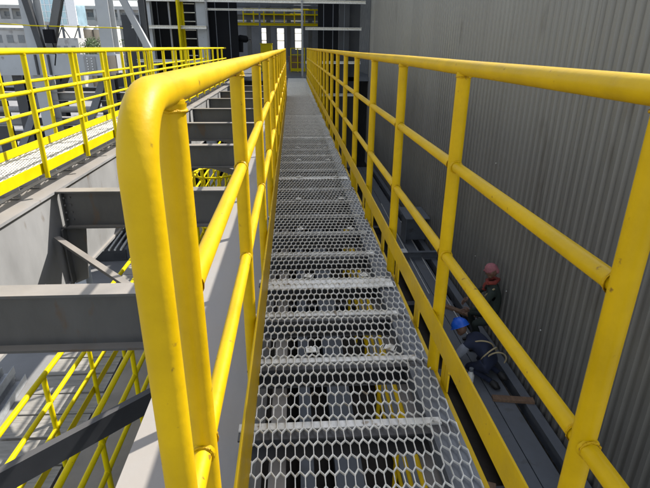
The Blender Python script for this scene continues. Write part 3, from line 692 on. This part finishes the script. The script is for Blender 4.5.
for k in range(8):
    z = 5.22 - k * .42
    MB().tube([(.36 * math.cos(a), .36 * math.sin(a), z) for a in [math.pi * 2 * i / 28 for i in range(29)]], .016, 8, False).build('hoop', M['yellow_far'], lc)
for k in range(9):
    a = math.pi * 2 * k / 9 + .2; MB().tube([(.36 * math.cos(a), .36 * math.sin(a), 2.2), (.36 * math.cos(a), .36 * math.sin(a), 5.24)], .014, 8).build('cage_bar', M['yellow_far'], lc)
for k in range(4):
    a = math.pi * 2 * k / 4 + .5; b_ = a + .75; MB().tube([(.36 * math.cos(a), .36 * math.sin(a), 4.8), (.36 * math.cos(b_), .36 * math.sin(b_), 5.22)], .013, 8).build('cage_brace', M['yellow_far'], lc)
for x in (-.2, .2): MB().tube([(x, -.30, 0), (x, -.30, 5.0)], .022, 8).build('side_rail', M['yellow_far'], lc)
for k in range(16): MB().tube([(-.2, -.30, .2 + k * .3), (.2, -.30, .2 + k * .3)], .012, 6).build('rung', M['galv'], lc)
cab = thing('cabinet', 'yellow cabinet standing behind the end of the handrail', 'cabinet', (-1.08, 22.5, .1))
MB().lim(-.24, .24, -.2, .2, .06, 1.14).build('body', M['yellow_far'], cab); MB().lim(-.26, .26, -.22, .22, 1.141, 1.18).build('lid', M['yellow_far'], cab)
MB().lim(-.22, .22, -.19, .19, 0, .059).build('plinth', M['steel_dark'], cab)
mt = thing('motor', 'black motor unit on a bracket at the edge of the shed opening', 'motor', (-1.93, YS + .6, 1.3))
MB().tube([(-.1, 0, .12), (.02, 0, .12), (.26, 0, .10), (.32, 0, .1)], [.08, .13, .12, .06], 14).build('housing', M['black'], mt)
MB().lim(-.12, .12, -.1, .1, -.35, .02).build('bracket', M['black'], mt); MB().tube([(.32, 0, .1), (.42, 0, .1)], .03, 10).build('shaft', M['steel_dark'], mt)
br = thing('end_barrier', 'small yellow barrier closing the far end of the walkway', 'barrier', (.25, 23.4, .1))
for x in (-.30, .0, .30): MB().tube([(x, 0, 0), (x, 0, 1.0)], .024, 8).build('post', M['yellow_far'], br)
for z in (.4, .72, .99): MB().tube([(-.32, 0, z), (.34, 0, z)], .02, 8).build('rail', M['yellow_far'], br)
MB().lim(-.33, .35, -.03, .03, .03, .16).build('toe_plate', M['yellow_far'], br)
bx = thing('crate', 'rust brown crate behind the small yellow barrier', 'crate', (.14, 24.0, .1))
MB().lim(-.3, .25, -.25, .25, .04, .62).build('body', M['wood'], bx); MB().lim(-.32, .27, -.27, .27, .62, .66).build('lid', M['wood'], bx)

# ------------------------------------------------------------------ far works
YB = 95
cv = thing('conveyor_bridge', 'long pale conveyor bridge high across the works', 'bridge', (-45, YB + 8, 0))
MB().lim(-40, 16.5, 0, 5, 4.6, 5.5).build('lower_deck', M['pale_wall'], cv)
MB().lim(-40, 16.5, 0, 5, 7.3, 7.9).build('roof', M['pale_wall'], cv)
MB().lim(-40, 16.5, 1.2, 4, 5.51, 7.29).build('side_wall', M['pale_wall'], cv)
for i in range(26): MB().lim(-39 + i * 2.15, -38.6 + i * 2.15, .02, .4, 5.51, 7.29).build('mullion', M['pale_wall'], cv)
for i in range(26): MB().lim(-38.4 + i * 2.15, -37.1 + i * 2.15, 1.1, 1.19, 6.1, 6.8).build('window', M['shade_window'], cv)
for x in (-38, -22, -4, 13): MB().lim(x - .6, x + .6, 1, 3, -6, 4.59).build('pier', M['pale_wall'], cv)
tw = thing('glass_tower', 'blue glazed tower box raised on a thin lattice', 'tower', (-38.2, YB - 3, 0))
MB().lim(-3, 2.7, 0, 4, 4.2, 16).build('glazing', M['glass'], tw)
fr = MB()
for i in range(8): fr.lim(-3 + i * .8 - .05, -3 + i * .8 + .05, -.08, -.005, 4.2, 16)
for k in range(12): fr.lim(-3.05, 2.75, -.1, -.08, 4.2 + k * 1, 4.28 + k * 1)
fr.build('mullions', M['white'], tw)
MB().lim(1.2, 2.7, -.25, -.101, 4.2, 16).build('corner_panel', M['white'], tw)
for x in (-2.8, -.1, 2.5): MB().lim(x - .15, x + .15, .2, .5, -6, 4.19).build('leg', M['steel_blue'], tw)
for x in (-2.8, -.1):
    MB().tube([(x, .3, -1), (x + 2.6, .3, 4)], .1, 6).build('lattice_bar', M['steel_blue'], tw); MB().tube([(x + 2.6, .3, -1), (x, .3, 4)], .1, 6).build('lattice_bar', M['steel_blue'], tw)
for i, x in enumerate((-35.2, -33.5, -31.9)):
    s = thing('silo', ['beige silo beside the glazed tower', 'beige silo between two others', 'beige silo beside the grey column'][i], 'silo', (x, YB, -6), 'beige silos')
    MB().tube([(0, 0, 0), (0, 0, 9.6)], .8, 24).build('shell', M['beige'], s); MB().tube([(0, 0, 9.6), (0, 0, 10.0), (0, 0, 10.3)], [.84, .6, .15], 24).build('cap', M['pale_wall'], s)
    MB().tube([(.83, -.1, 0), (.83, -.1, 9.6)], .06, 6).build('pipe', M['steel'], s)
bd = thing('works_building', 'pale low works building at the edge of the yard, behind the crossed braces', 'building', (-49, YB - 4, -6))
MB().lim(-6, 5.8, 0, 6, 0, 9.4).build('wall', M['pale_wall'], bd); MB().lim(-6.2, 6, -.2, 6.2, 9.401, 9.7).build('roof', M['steel_pale'], bd)
for k in range(3):
    for i in range(6): MB().lim(-5.2 + i * 1.8, -4.2 + i * 1.8, -.05, -.002, 3.2 + 2.1 * k, 4.4 + 2.1 * k).build('window', M['shade_window'], bd)
bd = thing('works_building', 'pale shed with a hopper tower, left of the beige silos', 'building', (-41, YB - 6, -6))
MB().lim(-1.6, .6, 0, 3, 0, 10.6).build('tower', M['beige'], bd); MB().prism([(-1.9, 0), (1.9, 0), (.8, -1.8), (-.8, -1.8)], (-.5, -.3, 10.6), (-.5, 3, 10.6)).build('hopper', M['pale_wall'], bd)
MB().lim(.61, 6, .4, 4, 0, 8.2).build('wall', M['pale_wall'], bd)
for i in range(4): MB().lim(1.2 + i * 1.2, 1.8 + i * 1.2, .35, .398, 5.6, 7).build('window', M['shade_window'], bd)
bd = thing('works_building', 'pale flat building beyond the silos, beside the shed', 'building', (-24.5, YB + 2, -6))
MB().lim(-5, 5, 0, 6, 0, 11).build('wall', M['pale_wall'], bd); MB().lim(-5.2, 5.2, -.2, 6.2, 11.001, 11.3).build('roof', M['pale_wall'], bd)
for i in range(5): MB().lim(-4.4 + i * 1.9, -3.4 + i * 1.9, -.05, -.002, 7, 9).build('window', M['shade_window'], bd)
def tree(label, x, y, h, r):
    rnd = random.Random(int(abs(x) * 10)); t = thing('tree', label, 'tree', (x, y, -6), 'trees at the edge of the yard')
    tr = MB().tube([(0, 0, 0), (.1, 0, h * .35), (0, .1, h * .75)], [.22, .16, .05], 8)
    for i in range(5):
        a = rnd.uniform(0, 6.28); tr.tube([(0, 0, h * (.35 + .07 * i)), (math.cos(a) * r * .6, math.sin(a) * r * .6, h * (.55 + .07 * i))], [.08, .03], 6)
    tr.build('trunk', M['bark'], t); m = MB()
    for i in range(14):
        a = rnd.uniform(0, 6.28); rr = r * rnd.uniform(.1, .75); c = Vector((math.cos(a) * rr, math.sin(a) * rr, h * rnd.uniform(.5, .9))); cr = r * rnd.uniform(.28, .5)
        for k in range(110):
            d = Vector((rnd.gauss(0, 1), rnd.gauss(0, 1), rnd.gauss(0, .8))).normalized() * cr * rnd.uniform(.5, 1.05)
            u = Vector((rnd.gauss(0, 1), rnd.gauss(0, 1), rnd.gauss(0, 1))).normalized(); w = u.orthogonal().normalized(); s = rnd.uniform(.10, .2)
            p = c + d; m.add([p - u * s, p + w * s * .5, p + u * s, p - w * s * .5], [(0, 1, 2, 3)])
    m.build('crown', M['leaf'], t)
tree('round green tree in front of the beige silos', -32.4, YB - 6, 8.6, 2.6)
tree('green tree peeking out between the shed and the grey strut', -17.0, 60, 8.4, 2.6)
tree('green tree beyond the round one, by the far building', -26, YB - 4, 8.0, 2.6)

# ------------------------------------------------------------------ light, sky, camera
AZ, EL = R(54), R(45)
W = bpy.data.worlds.new('World'); S.world = W; W.use_nodes = True
nt = W.node_tree; sky = nt.nodes.new('ShaderNodeTexSky'); sky.sky_type = 'NISHITA'; sky.sun_disc = False
sky.sun_elevation = EL; sky.sun_rotation = AZ; sky.air_density = 1.0; sky.dust_density = .9; sky.ozone_density = 1.0
hs = nt.nodes.new('ShaderNodeHueSaturation'); hs.inputs['Saturation'].default_value = .5      # milky, hazy sky
nt.links.new(sky.outputs[0], hs.inputs['Color']); nt.links.new(hs.outputs[0], nt.nodes['Background'].inputs['Color']); nt.nodes['Background'].inputs['Strength'].default_value = .145
sd = bpy.data.lights.new('sun', 'SUN'); sd.energy = 3.9; sd.angle = R(.55); sd.color = (1, .955, .88)
so = bpy.data.objects.new('sun', sd); C.objects.link(so); so.location = (10, 10, 20)
d = Vector((math.sin(AZ) * math.cos(EL), math.cos(AZ) * math.cos(EL), math.sin(EL)))
so.rotation_euler = d.to_track_quat('Z', 'Y').to_euler()

f, pt, yw, rl, Hc = 490.157, .3820, .0658, .0089, 1.1507
cd = bpy.data.cameras.new('camera'); cd.sensor_width = 36; cd.lens = 36 * f / 650; cd.clip_start = .03; cd.clip_end = 3000
co = bpy.data.objects.new('camera', cd); C.objects.link(co)
def w_(u, v, z):                                            # camera right/down/forward to world
    y = z * math.cos(pt) - v * math.sin(pt); Z = -z * math.sin(pt) - v * math.cos(pt)
    return Vector((u * math.cos(yw) + y * math.sin(yw), -u * math.sin(yw) + y * math.cos(yw), Z))
rx = w_(math.cos(rl), -math.sin(rl), 0); dn = w_(math.sin(rl), math.cos(rl), 0); fw = w_(0, 0, 1)
Mx = Matrix((rx, -dn, -fw)).transposed().to_4x4(); Mx.translation = (0, 0, Hc); co.matrix_world = Mx
S.camera = co
S.view_settings.view_transform = 'Standard'; S.view_settings.look = 'None'; S.view_settings.gamma = 1; S.view_settings.exposure = 1.2
S.view_settings.use_curve_mapping = False
S.render.engine = 'CYCLES'
